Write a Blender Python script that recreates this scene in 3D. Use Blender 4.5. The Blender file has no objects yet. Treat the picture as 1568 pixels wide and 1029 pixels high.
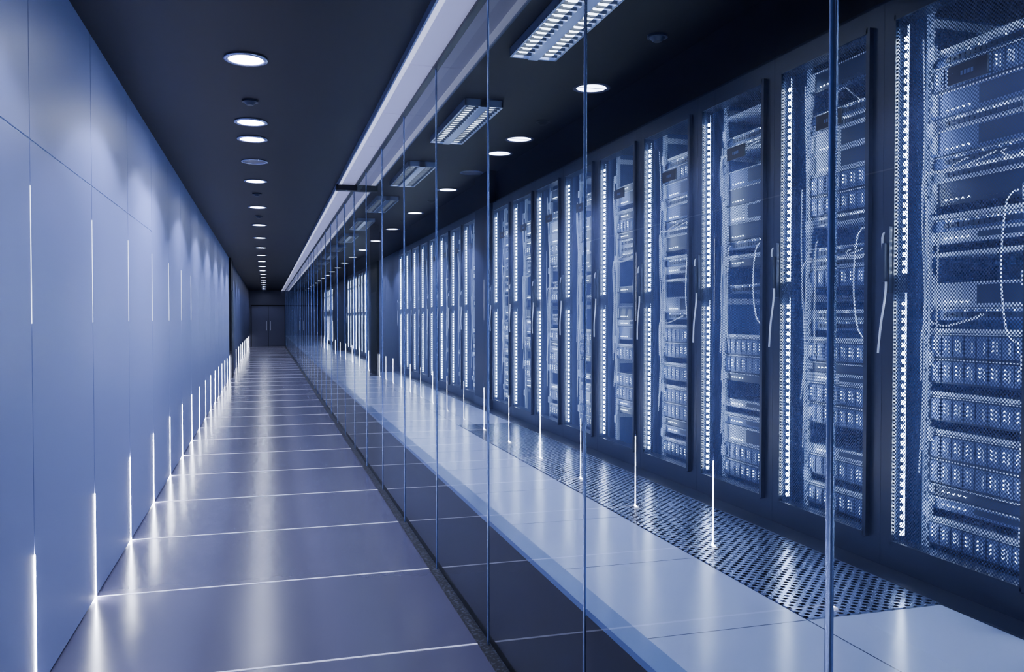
import bpy, math, random
from mathutils import Vector
random.seed(7)
C=bpy.context
def col(o): C.scene.collection.objects.link(o); return o

# ---------------------------------------------------------------- materials
def mat(name, base=(.5,.5,.5), rough=.5, metal=0., emis=None, es=0., spec=.5, coat=0., samp=True):
    m=bpy.data.materials.new(name); m.use_nodes=True
    b=m.node_tree.nodes['Principled BSDF']
    b.inputs['Base Color'].default_value=(*base,1); b.inputs['Roughness'].default_value=rough
    b.inputs['Metallic'].default_value=metal; b.inputs['Specular IOR Level'].default_value=spec
    b.inputs['Coat Weight'].default_value=coat
    if emis: b.inputs['Emission Color'].default_value=(*emis,1); b.inputs['Emission Strength'].default_value=es
    if not samp:
        try: m.cycles.emission_sampling='NONE'
        except Exception: pass
    return m
class N:
    def __init__(s,m): s.t=m.node_tree; s.n=s.t.nodes; s.l=s.t.links; s.b=s.n.get('Principled BSDF')
    def new(s,t,**k):
        x=s.n.new(t)
        for a,v in k.items(): setattr(x,a,v)
        return x
    def set(s,sock,v):
        if hasattr(v,'node'): s.l.new(v,sock)
        else: sock.default_value=v
    def math(s,op,a,b=0.):
        x=s.new('ShaderNodeMath',operation=op); s.set(x.inputs[0],a); s.set(x.inputs[1],b); return x.outputs[0]
    def obj(s):
        t=s.new('ShaderNodeTexCoord'); p=s.new('ShaderNodeSeparateXYZ'); s.l.new(t.outputs['Object'],p.inputs[0]); return t.outputs['Object'],p.outputs
    def noise(s,vec,scale,detail=3.,dist=0.):
        x=s.new('ShaderNodeTexNoise'); s.l.new(vec,x.inputs['Vector']); x.inputs['Scale'].default_value=scale
        x.inputs['Detail'].default_value=detail; x.inputs['Distortion'].default_value=dist; return x.outputs['Fac']
    def remap(s,v,a,b,c,d):
        x=s.new('ShaderNodeMapRange'); s.set(x.inputs[0],v)
        for i,q in enumerate((a,b,c,d)): x.inputs[i+1].default_value=q
        return x.outputs[0]
    def mix(s,f,a,b):
        x=s.new('ShaderNodeMix',data_type='RGBA'); s.set(x.inputs[0],f)
        for i,q in ((6,a),(7,b)):
            if hasattr(q,'node'): s.l.new(q,x.inputs[i])
            else: x.inputs[i].default_value=(*q,1)
        return x.outputs[2]
    def dots(s,a,b,p,t):
        k=2*math.pi/p
        return s.math('GREATER_THAN',s.math('MULTIPLY',s.math('COSINE',s.math('MULTIPLY',a,k)),s.math('COSINE',s.math('MULTIPLY',b,k))),t)

M={}
M['wall']=mat('wall_panel_blue',(.34,.355,.57),.42)
n=N(M['wall']); v,p=n.obj()
f=n.noise(v,.5,1.); n.l.new(n.mix(f,(.235,.275,.51),(.27,.31,.55)),n.b.inputs['Base Color'])
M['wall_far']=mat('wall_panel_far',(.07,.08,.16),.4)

M['floor']=mat('polished_concrete',(.2,.18,.3),.20,spec=.9)
n=N(M['floor']); v,p=n.obj()
f=n.noise(v,.8,2.); n.l.new(n.mix(f,(.085,.080,.128),(.108,.102,.155)),n.b.inputs['Base Color'])
sm=n.noise(v,5.,6.,2.5); n.l.new(n.remap(sm,.3,.7,.19,.215),n.b.inputs['Roughness'])
M['joint']=mat('pale_floor_inlay_glow',(.8,.8,.95),.3,emis=(.72,.74,1),es=.35,samp=False)  # faint emission stands in for light caught by the inlay lines
M['ceil']=mat('dark_ceiling_paint',(.0038,.0042,.0090),.5,spec=.22)
M['ceil2']=mat('black_ceiling_paint',(.002,.002,.004),.6,spec=.12)
M['dark']=mat('black_paint',(.003,.003,.007),.4,spec=.25)
M['black_gloss']=mat('black_plinth_panel',(.002,.002,.003),.4,spec=.1)
M['stone']=mat('black_seal',(.008,.008,.012),.8)
n=N(M['stone']); v,p=n.obj(); n.l.new(n.mix(n.remap(n.noise(v,60.,3.),.5,.65,0,1),(.003,.003,.004),(.05,.05,.07)),n.b.inputs['Base Color'])
M['led_slit']=mat('led_slit',(1,1,1),.5,emis=(.74,.79,1),es=220)
M['led_slit_f']=mat('led_slit_dimmed',(1,1,1),.5,emis=(.74,.79,1),es=110)
M['led_slit2']=mat('led_slit_thin',(1,1,1),.5,emis=(.74,.82,1),es=4.,samp=False)
M['led_base']=mat('led_slit_base',(1,1,1),.5,emis=(.74,.79,1),es=260)
M['down']=mat('downlight_lens',(1,1,1),.5,emis=(.69,.75,1),es=105)
M['down_off']=mat('downlight_lens_off',(.1,.1,.14),.3)
M['rim']=mat('downlight_rim',(.5,.52,.7),.25,.8)
M['cove']=mat('cove_diffuser',(.4,.4,.6),.5,emis=(.50,.52,.82),es=.40)
M['cove_hot']=mat('cove_led',(1,1,1),.5,emis=(.64,.67,1),es=.95)
M['tube']=mat('fluorescent_tube',(1,1,1),.5,emis=(.70,.82,1),es=9)
M['fixture']=mat('fixture_metal',(.22,.27,.45),.3,.6)
M['tile']=mat('raised_floor_tile',(.4,.45,.7),.3)
n=N(M['tile']); v,p=n.obj()
g=n.math('LESS_THAN',n.math('ABSOLUTE',n.math('SUBTRACT',n.math('FRACT',n.math('DIVIDE',n.math('SUBTRACT',p[1],2.21-70.13+.35),.7013)),.5)),.0035)
g2=n.math('LESS_THAN',n.math('ABSOLUTE',n.math('SUBTRACT',p[0],1.592)),.0025)
g=n.math('MAXIMUM',g,g2)
base=n.mix(n.noise(v,2.,3.),(.50,.57,.80),(.56,.63,.86))
n.l.new(n.mix(g,base,(.05,.06,.12)),n.b.inputs['Base Color'])
n.l.new(n.remap(n.noise(v,2.,3.),.2,.8,.17,.23),n.b.inputs['Roughness'])
M['ledge']=mat('anodised_ledge',(.12,.2,.45),.3,.5)
M['perf']=mat('perforated_floor_metal',(.2,.24,.4),.25,.7)
n=N(M['perf']); v,p=n.obj()
h=n.dots(p[0],p[1],.042,.24)
n.l.new(n.mix(h,(.45,.53,.78),(.001,.001,.003)),n.b.inputs['Base Color'])
n.l.new(n.math('SUBTRACT',.8,n.math('MULTIPLY',h,.8)),n.b.inputs['Metallic'])
n.l.new(n.math('ADD',.24,n.math('MULTIPLY',h,.6)),n.b.inputs['Roughness'])
n.l.new(n.math('SUBTRACT',.5,n.math('MULTIPLY',h,.5)),n.b.inputs['Specular IOR Level'])
M['rack']=mat('rack_frame_black',(.005,.008,.020),.33)
M['inner']=mat('rack_inner_panel',(.10,.15,.34),.45,.2)
M['rail']=mat('rack_rail_zinc',(.78,.85,.98),.3,.1)
M['server']=mat('server_chassis',(.12,.16,.31),.35,.4)
M['server_d']=mat('server_bezel_dark',(.010,.015,.04),.35)
M['server_l']=mat('server_bezel_light',(.60,.68,.86),.35,.1)
M['cable']=mat('patch_cable_white_glow',(.8,.87,1),.4,emis=(.6,.72,1),es=.2,samp=False)  # slight emission painted in so the cables look brightly lit
M['spec']=mat('status_led',(1,1,1),.5,emis=(.6,.75,1),es=16,samp=False)
M['led']=mat('rack_led',(1,1,1),.5,emis=(.62,.77,1),es=90,samp=False)
M['ledch']=mat('rack_led_channel',(.6,.7,1),.5,emis=(.26,.46,1),es=10)
M['fillwash']=mat('rack_hidden_fill',(1,1,1),.5,emis=(.50,.67,1),es=100)  # added fill, hidden from view, to brighten the rack interior
M['fillfront']=mat('rack_hidden_front_fill',(1,1,1),.5,emis=(.54,.70,1),es=145)  # added fill behind the near post, lights the equipment fronts
M['label']=mat('rack_label',(.008,.008,.012),.3)
M['steel']=mat('brushed_steel',(.5,.52,.6),.3,1)
M['door']=mat('end_door_paint',(.07,.075,.13),.4,.2)
M['joint_m']=mat('glass_joint_metal',(.20,.27,.50),.25,.8)
# perforated door
m=M['mesh']=mat('perforated_door_mesh',(.022,.034,.09),.4,.5)
n=N(m); v,p=n.obj(); h=n.dots(p[1],p[2],.0128,.05)
tr=n.new('ShaderNodeBsdfTransparent'); mx=n.new('ShaderNodeMixShader')
out=n.n['Material Output']; n.l.new(h,mx.inputs[0]); n.l.new(n.b.outputs[0],mx.inputs[1]); n.l.new(tr.outputs[0],mx.inputs[2]); n.l.new(mx.outputs[0],out.inputs[0])
# thin architectural glass
m=M['glass']=bpy.data.materials.new('partition_glass'); m.use_nodes=True
n=N(m); n.n.remove(n.b); out=n.n['Material Output']
lw=n.new('ShaderNodeLayerWeight'); lw.inputs[0].default_value=.5
f=n.math('ADD',.08,n.math('MULTIPLY',n.math('POWER',lw.outputs['Facing'],7.5),.9))
tr=n.new('ShaderNodeBsdfTransparent'); tr.inputs[0].default_value=(.92,.955,1,1)
gl=n.new('ShaderNodeBsdfGlossy'); gl.inputs['Roughness'].default_value=.0; gl.inputs[0].default_value=(.95,.97,1,1)
mx=n.new('ShaderNodeMixShader'); n.l.new(f,mx.inputs[0]); n.l.new(tr.outputs[0],mx.inputs[1]); n.l.new(gl.outputs[0],mx.inputs[2]); n.l.new(mx.outputs[0],out.inputs[0])

# ---------------------------------------------------------------- mesh builder
class MB:
    def __init__(s): s.v=[];s.f=[];s.mi=[];s.ms=[];s.sm=[]
    def m(s,k):
        if k not in s.ms: s.ms.append(k)
        return s.ms.index(k)
    def add(s,vs,fs,k,smooth=False):
        o=len(s.v); s.v+=vs; i=s.m(k)
        for f in fs: s.f.append([a+o for a in f]); s.mi.append(i); s.sm.append(smooth)
    def box(s,x0,x1,y0,y1,z0,z1,k):
        vs=[(x,y,z) for x in (x0,x1) for y in (y0,y1) for z in (z0,z1)]
        s.add(vs,[(0,1,3,2),(4,6,7,5),(0,4,5,1),(2,3,7,6),(0,2,6,4),(1,5,7,3)],k)
    def quad(s,a,b,c,d,k): s.add([a,b,c,d],[(0,1,2,3)],k)
    def cyl(s,cx,cy,z0,z1,r,k,seg=32,r1=None):
        r1=r if r1 is None else r1
        vs=[(cx+r*math.cos(2*math.pi*i/seg),cy+r*math.sin(2*math.pi*i/seg),z0) for i in range(seg)]+\
           [(cx+r1*math.cos(2*math.pi*i/seg),cy+r1*math.sin(2*math.pi*i/seg),z1) for i in range(seg)]
        s.add(vs,[(i,(i+1)%seg,seg+(i+1)%seg,seg+i) for i in range(seg)],k,True)
        s.add([vs[i] for i in range(seg)],[tuple(reversed(range(seg)))],k)
        s.add([vs[seg+i] for i in range(seg)],[tuple(range(seg))],k)
    def ring(s,cx,cy,z0,z1,ri,ro,k,seg=40):
        P=[(ri,z1),(ri,z0),(ro,z0),(ro,z1)]; vs=[]
        for i in range(seg):
            a=2*math.pi*i/seg
            vs+=[(cx+r*math.cos(a),cy+r*math.sin(a),z) for r,z in P]
        fs=[]
        for i in range(seg):
            j=(i+1)%seg
            for q in range(4): fs.append((4*i+q,4*j+q,4*j+(q+1)%4,4*i+(q+1)%4))
        s.add(vs,fs,k,True)
    def tube(s,pts,r,k,seg=6,sub=5):
        P=[Vector(p) for p in pts]; Q=[]
        for i in range(len(P)-1):
            a=P[max(i-1,0)];b=P[i];c=P[i+1];d=P[min(i+2,len(P)-1)]
            for j in range(sub):
                t=j/sub; Q.append(.5*((2*b)+(c-a)*t+(2*a-5*b+4*c-d)*t*t+(3*b-a-3*c+d)*t**3))
        Q.append(P[-1]); vs=[];
        for i,q in enumerate(Q):
            t=(Q[min(i+1,len(Q)-1)]-Q[max(i-1,0)]).normalized()
            u=t.cross(Vector((1,0.13,0))).normalized(); w=t.cross(u)
            for j in range(seg):
                a=2*math.pi*j/seg; vs.append(tuple(q+u*r*math.cos(a)+w*r*math.sin(a)))
        fs=[(i*seg+j,i*seg+(j+1)%seg,(i+1)*seg+(j+1)%seg,(i+1)*seg+j) for i in range(len(Q)-1) for j in range(seg)]
        s.add(vs,fs,k,True)
    def mesh(s,name):
        me=bpy.data.meshes.new(name); me.from_pydata(s.v,[],s.f)
        for k in s.ms: me.materials.append(M[k])
        me.polygons.foreach_set('material_index',s.mi); me.polygons.foreach_set('use_smooth',s.sm); me.update(); return me
    def obj(s,name,loc=(0,0,0),parent=None):
        o=bpy.data.objects.new(name,s.mesh(name)); o.location=loc; col(o)
        if parent: o.parent=parent
        return o

XL,XG,ZC,YE,YB=-.885,.963,3.0,47.,-3.
ZF=.573; XR=3.35
YK=[3.70+1.213*k for k in range(-5,36)]
YK=[y for y in YK if YB<y<YE]

# ---------------------------------------------------------------- shell
b=MB(); b.box(XL-.2,XG+.01,YB-.2,YE,-.15,0,'floor'); b.obj('floor')
b=MB()
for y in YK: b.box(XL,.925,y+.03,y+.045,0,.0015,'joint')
b.obj('trim_1')
b=MB(); b.box(XL-.2,XG+.1,YB-.2,YE+.2,ZC,ZC+.15,'ceil'); b.obj('ceiling')
b=MB(); b.box(XG+.1,XR+.2,YB-.2,YE+.2,ZC,ZC+.15,'ceil2'); b.obj('ceiling_server_room')
b=MB(); b.box(XL-.2,XR+.2,YB-.2,YB,0,ZC,'wall'); b.obj('wall_back')
b=MB(); b.box(XR,XR+.2,YB,YE,0,ZC,'dark'); b.obj('wall_right')
# left wall panels
b=MB(); b.box(XL-.2,XL-.03,YB,YE,0,ZC,'dark')
edges=[YB]+YK+[YE]
for i in range(len(edges)-1):
    a,c=edges[i]+.005,edges[i+1]-.005
    if 22.2<(a+c)/2<23.6: continue
    if a<7.0:
        b.box(XL-.03,XL,a,c,.012,2.197,'wall'); b.box(XL-.03,XL,a,c,2.205,ZC,'wall')
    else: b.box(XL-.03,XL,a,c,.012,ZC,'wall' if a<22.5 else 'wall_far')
b.obj('wall_left')
b=MB(); b.box(XL-.03,XL+.05,22.0,23.3,0,ZC,'dark'); b.box(XL+.05,XL+.06,22.1,23.2,.1,2.2,'rack'); b.obj('side_door_frame')  # black side door and frame standing proud of the wall
b=MB(); b.box(XL-.012,XL-.004,YB,7.3,2.195,2.206,'rail'); b.obj('trim_2')
for i,y in enumerate(YK):
    if 21.9<y<23.9 or (y>24 and i%2): continue
    b=MB(); w=.0055 if y<9 else .0042
    b.box(XL-.028,XL+.002,y-w,y+w,.004,.565,'led_slit' if y<12 else 'led_slit_f')
    if y<12: b.box(XL-.028,XL+.004,y-.012,y+.012,.002,.02,'led_base')
    if y<11.6: b.box(XL-.028,XL+.001,y-.003,y+.003,1.48,2.02,'led_slit2')
    b.box(XL-.03,XL-.014,y-.005,y+.005,.565,ZC-.01,'inner')
    b.obj('wall_light_slit')
# end wall + double door
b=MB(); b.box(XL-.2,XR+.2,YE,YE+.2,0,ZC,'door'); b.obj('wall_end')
b=MB(); y=YE-.003
b.box(-.80,1.0,y-.05,y,2.15,2.22,'dark')
for x in (-.80,.09,.94): b.box(x,x+.04 if x!=.09 else x+.02,y-.05,y,0,2.15,'dark')
b.box(-.76,.09,y-.04,y,.01,2.15,'door'); b.box(.11,.94,y-.04,y,.01,2.15,'door')
for x in (.0,.2):
    b.box(x-.02,x+.02,y-.10,y-.07,.85,1.35,'steel'); b.box(x-.015,x+.015,y-.08,y-.035,.9,.93,'steel'); b.box(x-.015,x+.015,y-.08,y-.035,1.27,1.3,'steel')
b.obj('door_1')

# ---------------------------------------------------------------- server room floor
b=MB(); b.box(1.053,XR,YB,YE,.45,ZF,'tile'); b.obj('floor_server_room')
b=MB(); b.box(.985,1.053,YB,YE,0,ZF-.02,'black_gloss'); b.obj('wall_plinth')
b=MB(); b.box(.975,1.053,YB,YE,ZF-.02,ZF+.001,'ledge'); b.obj('trim_3')
b=MB(); b.box(.925,.975,YB,YE,0,.012,'stone'); b.obj('baseboard_right')
b=MB()
for k in range(7):
    y=2.213+.7013*k
    b.box(1.594,2.09,y,y+.697,ZF,ZF+.003,'perf')
    b.box(1.594,2.09,y+.697,y+.7013,ZF,ZF+.002,'dark')
b.obj('perforated_floor_tiles')
b=MB(); b.box(2.09,2.2,YB,YE,ZF,ZF+.006,'rack'); b.obj('trim_4')

# ---------------------------------------------------------------- glass
YJ=[1.275+1.2045*k for k in range(-3,38)]
YJ=[y for y in YJ if y<YE-.2]+[YE]
for i in range(len(YJ)-1):
    a,c=YJ[i]+.004,YJ[i+1]-.004
    b=MB(); b.quad((XG,a,.012),(XG,c,.012),(XG,c,2.985),(XG,a,2.985),'glass'); b.obj('window_%d'%(i+1))
b=MB()
for y in YJ[:-1]: b.cyl(XG,y,.012,2.985,.0078 if y<2 else .0055,'joint_m',14)
b.obj('glass_joints')
# cove band at ceiling beside the glass
b=MB()
for i in range(len(YJ)-1):
    b.box(.80,.945,YJ[i]+.01,YJ[i+1]-.01,2.975,3.0,'cove')
    b.box(.765,.80,YJ[i]+.004,YJ[i+1]-.004,2.965,3.0,'cove_hot')
b.box(.945,.98,YJ[0],YE,2.96,3.0,'dark'); b.box(.755,.765,YJ[0],YE,2.955,3.0,'fixture')
b.box(.74,.963,9.35,9.45,2.90,2.96,'dark')
b.obj('cove_light')

# ---------------------------------------------------------------- lamps
ys=[2.85,5.12,6.74,7.37]+[7.37+2.24*k for k in range(1,18)]
for y in ys:
    if y>YE-.5: continue
    b=MB(); b.ring(0,0,-.012,0,.098,.122,'rim'); b.cyl(0,0,-.006,0,.10,'down'); 
    b.box(-.098,.098,-.004,.004,-.009,-.006,'rim')
    o=b.obj('ceiling_downlight',(-.105,y,ZC))
    L=bpy.data.lights.new('downlight_beam','SPOT'); L.energy=(150 if y>3 else 80) if y<30 else 50; L.color=(.52,.60,1); L.spot_size=math.radians(128); L.spot_blend=.2; L.shadow_soft_size=.06
    l=col(bpy.data.objects.new('beam',L)); l.location=(0,0,-.03); l.parent=o
for y in (8.42,):
    b=MB(); b.ring(0,0,-.012,0,.098,.122,'rim'); b.cyl(0,0,-.006,0,.10,'down_off'); b.obj('ceiling_downlight_off',(-.1,y,ZC))  # unlit downlight in the lamp row
def smoke(x,y):
    b=MB(); b.cyl(0,0,-.012,0,.055,'server_d',28); b.cyl(0,0,-.032,-.012,.022,'server_d',24,.042); b.obj('smoke_detector',(x,y,ZC))
for x,y in ((-.1,6.1),(-.1,10.6),(-.1,12.9),(2.0,4.1)): smoke(x,y)
for k in range(-1,17):
    yf=4.52+2.37*k
    b=MB(); w,hl=.135,.64
    b.box(-w,w,-hl,hl,-.004,0,'server')
    for s in (-1,1):
        b.box(s*w-.012*(s>0),s*w+.012*(s<0),-hl,hl,-.05,0,'fixture'); b.box(-w,w,s*hl-.012*(s>0),s*hl+.012*(s<0),-.05,0,'fixture')
        b.box(s*.075-.022,s*.075+.022,-hl+.03,hl-.03,-.040,-.02,'tube')
    b.box(-.028,.028,-hl,hl,-.055,-.004,'fixture')
    for i in range(19): 
        y=-hl+.06+i*(2*hl-.12)/18; b.box(-w,w,y-.004,y+.004,-.050,-.034,'rack')
    b.obj('ceiling_fluorescent_fixture',(1.44,yf-.64,ZC))

# ---------------------------------------------------------------- racks
def rack(seed):
    R=random.Random(seed); b=MB(); H=2.09; D=.95
    b.box(0,D,-.35,.35,0,.05,'rack'); b.box(0,.06,-.35,.35,.05,.113,'rack'); b.box(0,D,-.35,.35,2.06,H,'rack'); b.box(0,.06,-.35,.35,2.004,2.06,'rack')
    for s in (-1,1):
        y0,y1=sorted((s*.28,s*.35)); b.box(0,.05,y0,y1,.113,2.004,'rack')
        y0,y1=sorted((s*.338,s*.346)); b.box(.05,D,y0,y1,.05,2.06,'inner')
        y0,y1=sorted((s*.272,s*.292)); b.box(-.018,0,y0,y1,.10,2.02,'rack')
    b.box(-.018,0,-.28,.28,.095,.115,'rack'); b.box(-.018,0,-.28,.28,2.002,2.022,'rack')
    b.quad((-.010,-.272,.115),(-.010,.272,.115),(-.010,.272,2.002),(-.010,-.272,2.002),'mesh')
    b.box(D-.01,D,-.34,.34,.05,2.06,'inner')
    for y in (-.2,0,.2): b.box(D-.03,D-.012,y-.012,y+.012,.06,2.05,'rail')
    for i in range(9): z=.2+i*.22; b.box(D-.04,D-.03,-.24,.24,z,z+.012,'rail')
    # led strip in two lengths with separate beads
    for z0,z1 in ((.14,1.02),(1.09,1.98)):
        b.quad((.016,.243,z0),(.022,.259,z0),(.022,.259,z1),(.016,.243,z1),'ledch')
        nb=int((z1-z0)/.0297)
        for i in range(nb):
            z=z0+i*.0297; b.box(.005,.013,.244,.255,z,z+.015,'led')
    b.box(.052,.058,-.334,-.328,.14,1.98,'fillwash')  # unseen fill strips added at front and rear of the near side
    b.box(.84,.846,-.334,-.328,.14,1.98,'fillwash')
    b.box(.018,.024,-.279,-.273,.14,1.98,'fillfront')  # unseen fill strip added on the inner face of the near post
    # rails with cage nuts
    for s in (-1,1):
        for x,wd in ((.09,.03),(.74,.03)):
            y0,y1=sorted((s*.215,s*.238)); b.box(x,x+.004,y0,y1,.06,2.05,'rail'); 
            y0,y1=sorted((s*.238,s*.242)); b.box(x,x+wd,y0,y1,.06,2.05,'rail')
        for i in range(44):
            z=.10+i*.0445
            y0,y1=sorted((s*.205,s*.217)); b.box(.086,.094,y0,y1,z,z+.024,'rail')
            y0,y1=sorted((s*.222,s*.231)); b.box(.089,.0905,y0,y1,z+.012,z+.022,'server_d')
        for i in range(7):
            z=.22+i*.27; y0,y1=sorted((s*.185,s*.217)); b.box(.07,.088,y0,y1,z,z+.05,'server_l')
        for z in (.25,.62,1.0,1.38,1.75,1.98):
            y0,y1=sorted((s*.242,s*.25)); b.box(.1,.76,y0,y1,z,z+.03,'rail')
    # devices
    z=.12
    while z<1.95:
        t=R.random(); u=.0445
        low=z<.75
        if t<(.50 if low else .12):   # drive shelf 2U
            hgt=2*u; b.box(.10,.66,-.215,.215,z,z+hgt-.003,'server'); b.box(.088,.10,-.215,.215,z,z+hgt-.003,'server_d')
            b.box(.084,.09,-.215,.215,z+hgt-.007,z+hgt-.003,'rail')
            for c in range(8):
                y=-.2+c*.05; 
                b.box(.082,.088,y+.003,y+.045,z+.006,z+hgt-.012,'server')
                b.box(.079,.082,y+.012,y+.017,z+.02,z+.06,'server_l')
                if R.random()<.8:
                    for q in range(3): b.box(.0785,.080,y+.028,y+.033,z+.030+q*.014,z+.035+q*.014,'spec')
            z+=hgt
        elif t<.42: # switch 1U
            b.box(.10,.5,-.215,.215,z,z+u-.003,'server_l' if R.random()<.4 else 'server')
            b.box(.096,.10,-.215,.215,z+u-.007,z+u-.003,'rail')
            for c in range(16):
                y=-.19+c*.022; b.box(.094,.10,y,y+.016,z+.010,z+.028,'server_d')
                if R.random()<.4: b.box(.093,.094,y+.004,y+.009,z+.031,z+.035,'spec')
            if R.random()<.3:
                for c in range(R.randint(2,4)):
                    y=R.uniform(-.17,.15); s=R.choice((-1,1)); e=s*.225
                    b.tube([(.094,y,z+.02),(.065,y+.01*s,z+.005),(.06,(y+e)/2,z-.02),(.06,e*.93,z-.02),(.065,e,z-.12-R.random()*.1)],.003,'cable')
            z+=u
        elif t<.68: # server 1-2U
            hgt=u*R.choice((1,1,2)); b.box(.10,.72,-.215,.215,z,z+hgt-.004,'server'); b.box(.088,.10,-.215,.215,z,z+hgt-.004,R.choice(('server_l','server','server_d','server_d')))
            b.box(.083,.09,-.215,.215,z+hgt-.008,z+hgt-.004,'rail')
            b.box(.084,.088,-.19,.0,z+.012,z+hgt-.014,'server_d'); b.box(.08,.088,.18,.2,z+.008,z+hgt-.01,'rail')
            for c in range(5): b.box(.0835,.088,.04+c*.024,.046+c*.024,z+.016,z+.021,'spec')
            z+=hgt
        elif t<.82: # open shelf
            b.box(.09,.66,-.215,.215,z,z+.005,'rail'); b.box(.085,.09,-.215,.215,z,z+.014,'rail'); z+=u
        else:
            if R.random()<.5: b.box(.45,.6,-.215,.215,z,z+u*1.5,'server')
            z+=u*2
    # cables, dressed vertically
    for s in (-1,1):
        for k in range(3):
            y=s*(.20+R.random()*.03); za=R.uniform(1.2,1.95); zb=R.uniform(.3,.9)
            pts=[(.06,y,za)]
            for q in range(1,5): pts.append((.06+R.random()*.015,y+R.uniform(-.018,.012),za+(zb-za)*q/5))
            pts.append((.06,y,zb)); b.tube(pts,.003,'cable')
    for k in range(2):
        z=R.uniform(1.5,1.9); b.tube([(.2,-.2,z),(.15,-.08,z-.04-R.random()*.05),(.14,.06,z+.01),(.2,.21,z-.03)],.003,'cable')
    # long hanging loops in front of the equipment
    for y0,dy,za,zb in ((.17,-.03,1.26,.84),(-.15,.03,1.30,.88)):
        y0+=R.uniform(-.02,.02); za+=R.uniform(-.05,.05); zb+=R.uniform(-.08,.08)
        b.tube([(.085,y0,za),(.06,y0+dy*.7,za-.04),(.05,y0+dy,(za+zb)/2),(.06,y0+dy*.6,zb+.05),(.085,y0,zb)],.0033,'cable',6,7)
    # handle + earth cable on door edge, label
    b.box(-.035,-.018,.276,.30,1.02,1.26,'rack'); b.box(-.05,-.035,.281,.295,1.06,1.20,'rack')
    b.tube([(-.02,.29,1.24),(-.04,.305,1.22),(-.04,.285,1.05),(-.04,.31,.90),(-.03,.335,.80)],.004,'cable',6,8)
    b.box(-.016,-.011,-.13,.03,1.70,1.76,'label')
    for i in range(4): b.box(-.017,-.016,-.075+i*.014,-.066+i*.014,1.722,1.736,'server')
    return b.mesh('server_rack_%d'%seed)
RM=[rack(s) for s in (3,11,23,31)]
P=.7013
cent=[2.27+P*k for k in range(-3,9)]
cent+=[9.2+P*k for k in range(0,8)]
cent+=[16.+P*k for k in range(0,12)]+[26+P*k for k in range(0,12)]
order=[0,1,2,3,1,0,3,2]
for i,y in enumerate(cent):
    o=bpy.data.objects.new('server_rack',RM[order[i%8]]); o.location=(2.2,y,ZF); col(o)
# filler bulkhead above racks and columns
b=MB(); b.box(2.26,XR,YB,YE,ZF+2.10,ZC,'dark'); b.obj('wall_bulkhead')
def column(x0,x1,y0,y1):
    b=MB(); b.box(x0,x1,y0,y1,ZF,ZC,'dark'); b.box(x0-.01,x1+.01,y0-.01,y1+.01,ZF,ZF+.1,'rack'); b.obj('column')
column(2.16,2.25,8.28,8.82)
column(1.60,1.74,13.6,13.85)
column(1.9,2.25,14.6,15.6)
column(1.9,2.25,24.6,25.6)

# ---------------------------------------------------------------- world & camera
w=bpy.data.worlds.new('World'); C.scene.world=w; w.use_nodes=True
w.node_tree.nodes['Background'].inputs[0].default_value=(.01,.012,.03,1); w.node_tree.nodes['Background'].inputs[1].default_value=1
cd=bpy.data.cameras.new('camera'); cd.sensor_width=36; cd.lens=36*1288/1568; cd.clip_start=.02; cd.clip_end=200
cam=col(bpy.data.objects.new('camera',cd)); cam.location=(0,0,1.5)
cam.rotation_euler=(math.radians(90-1.2),0,math.radians(-16.27)); C.scene.camera=cam
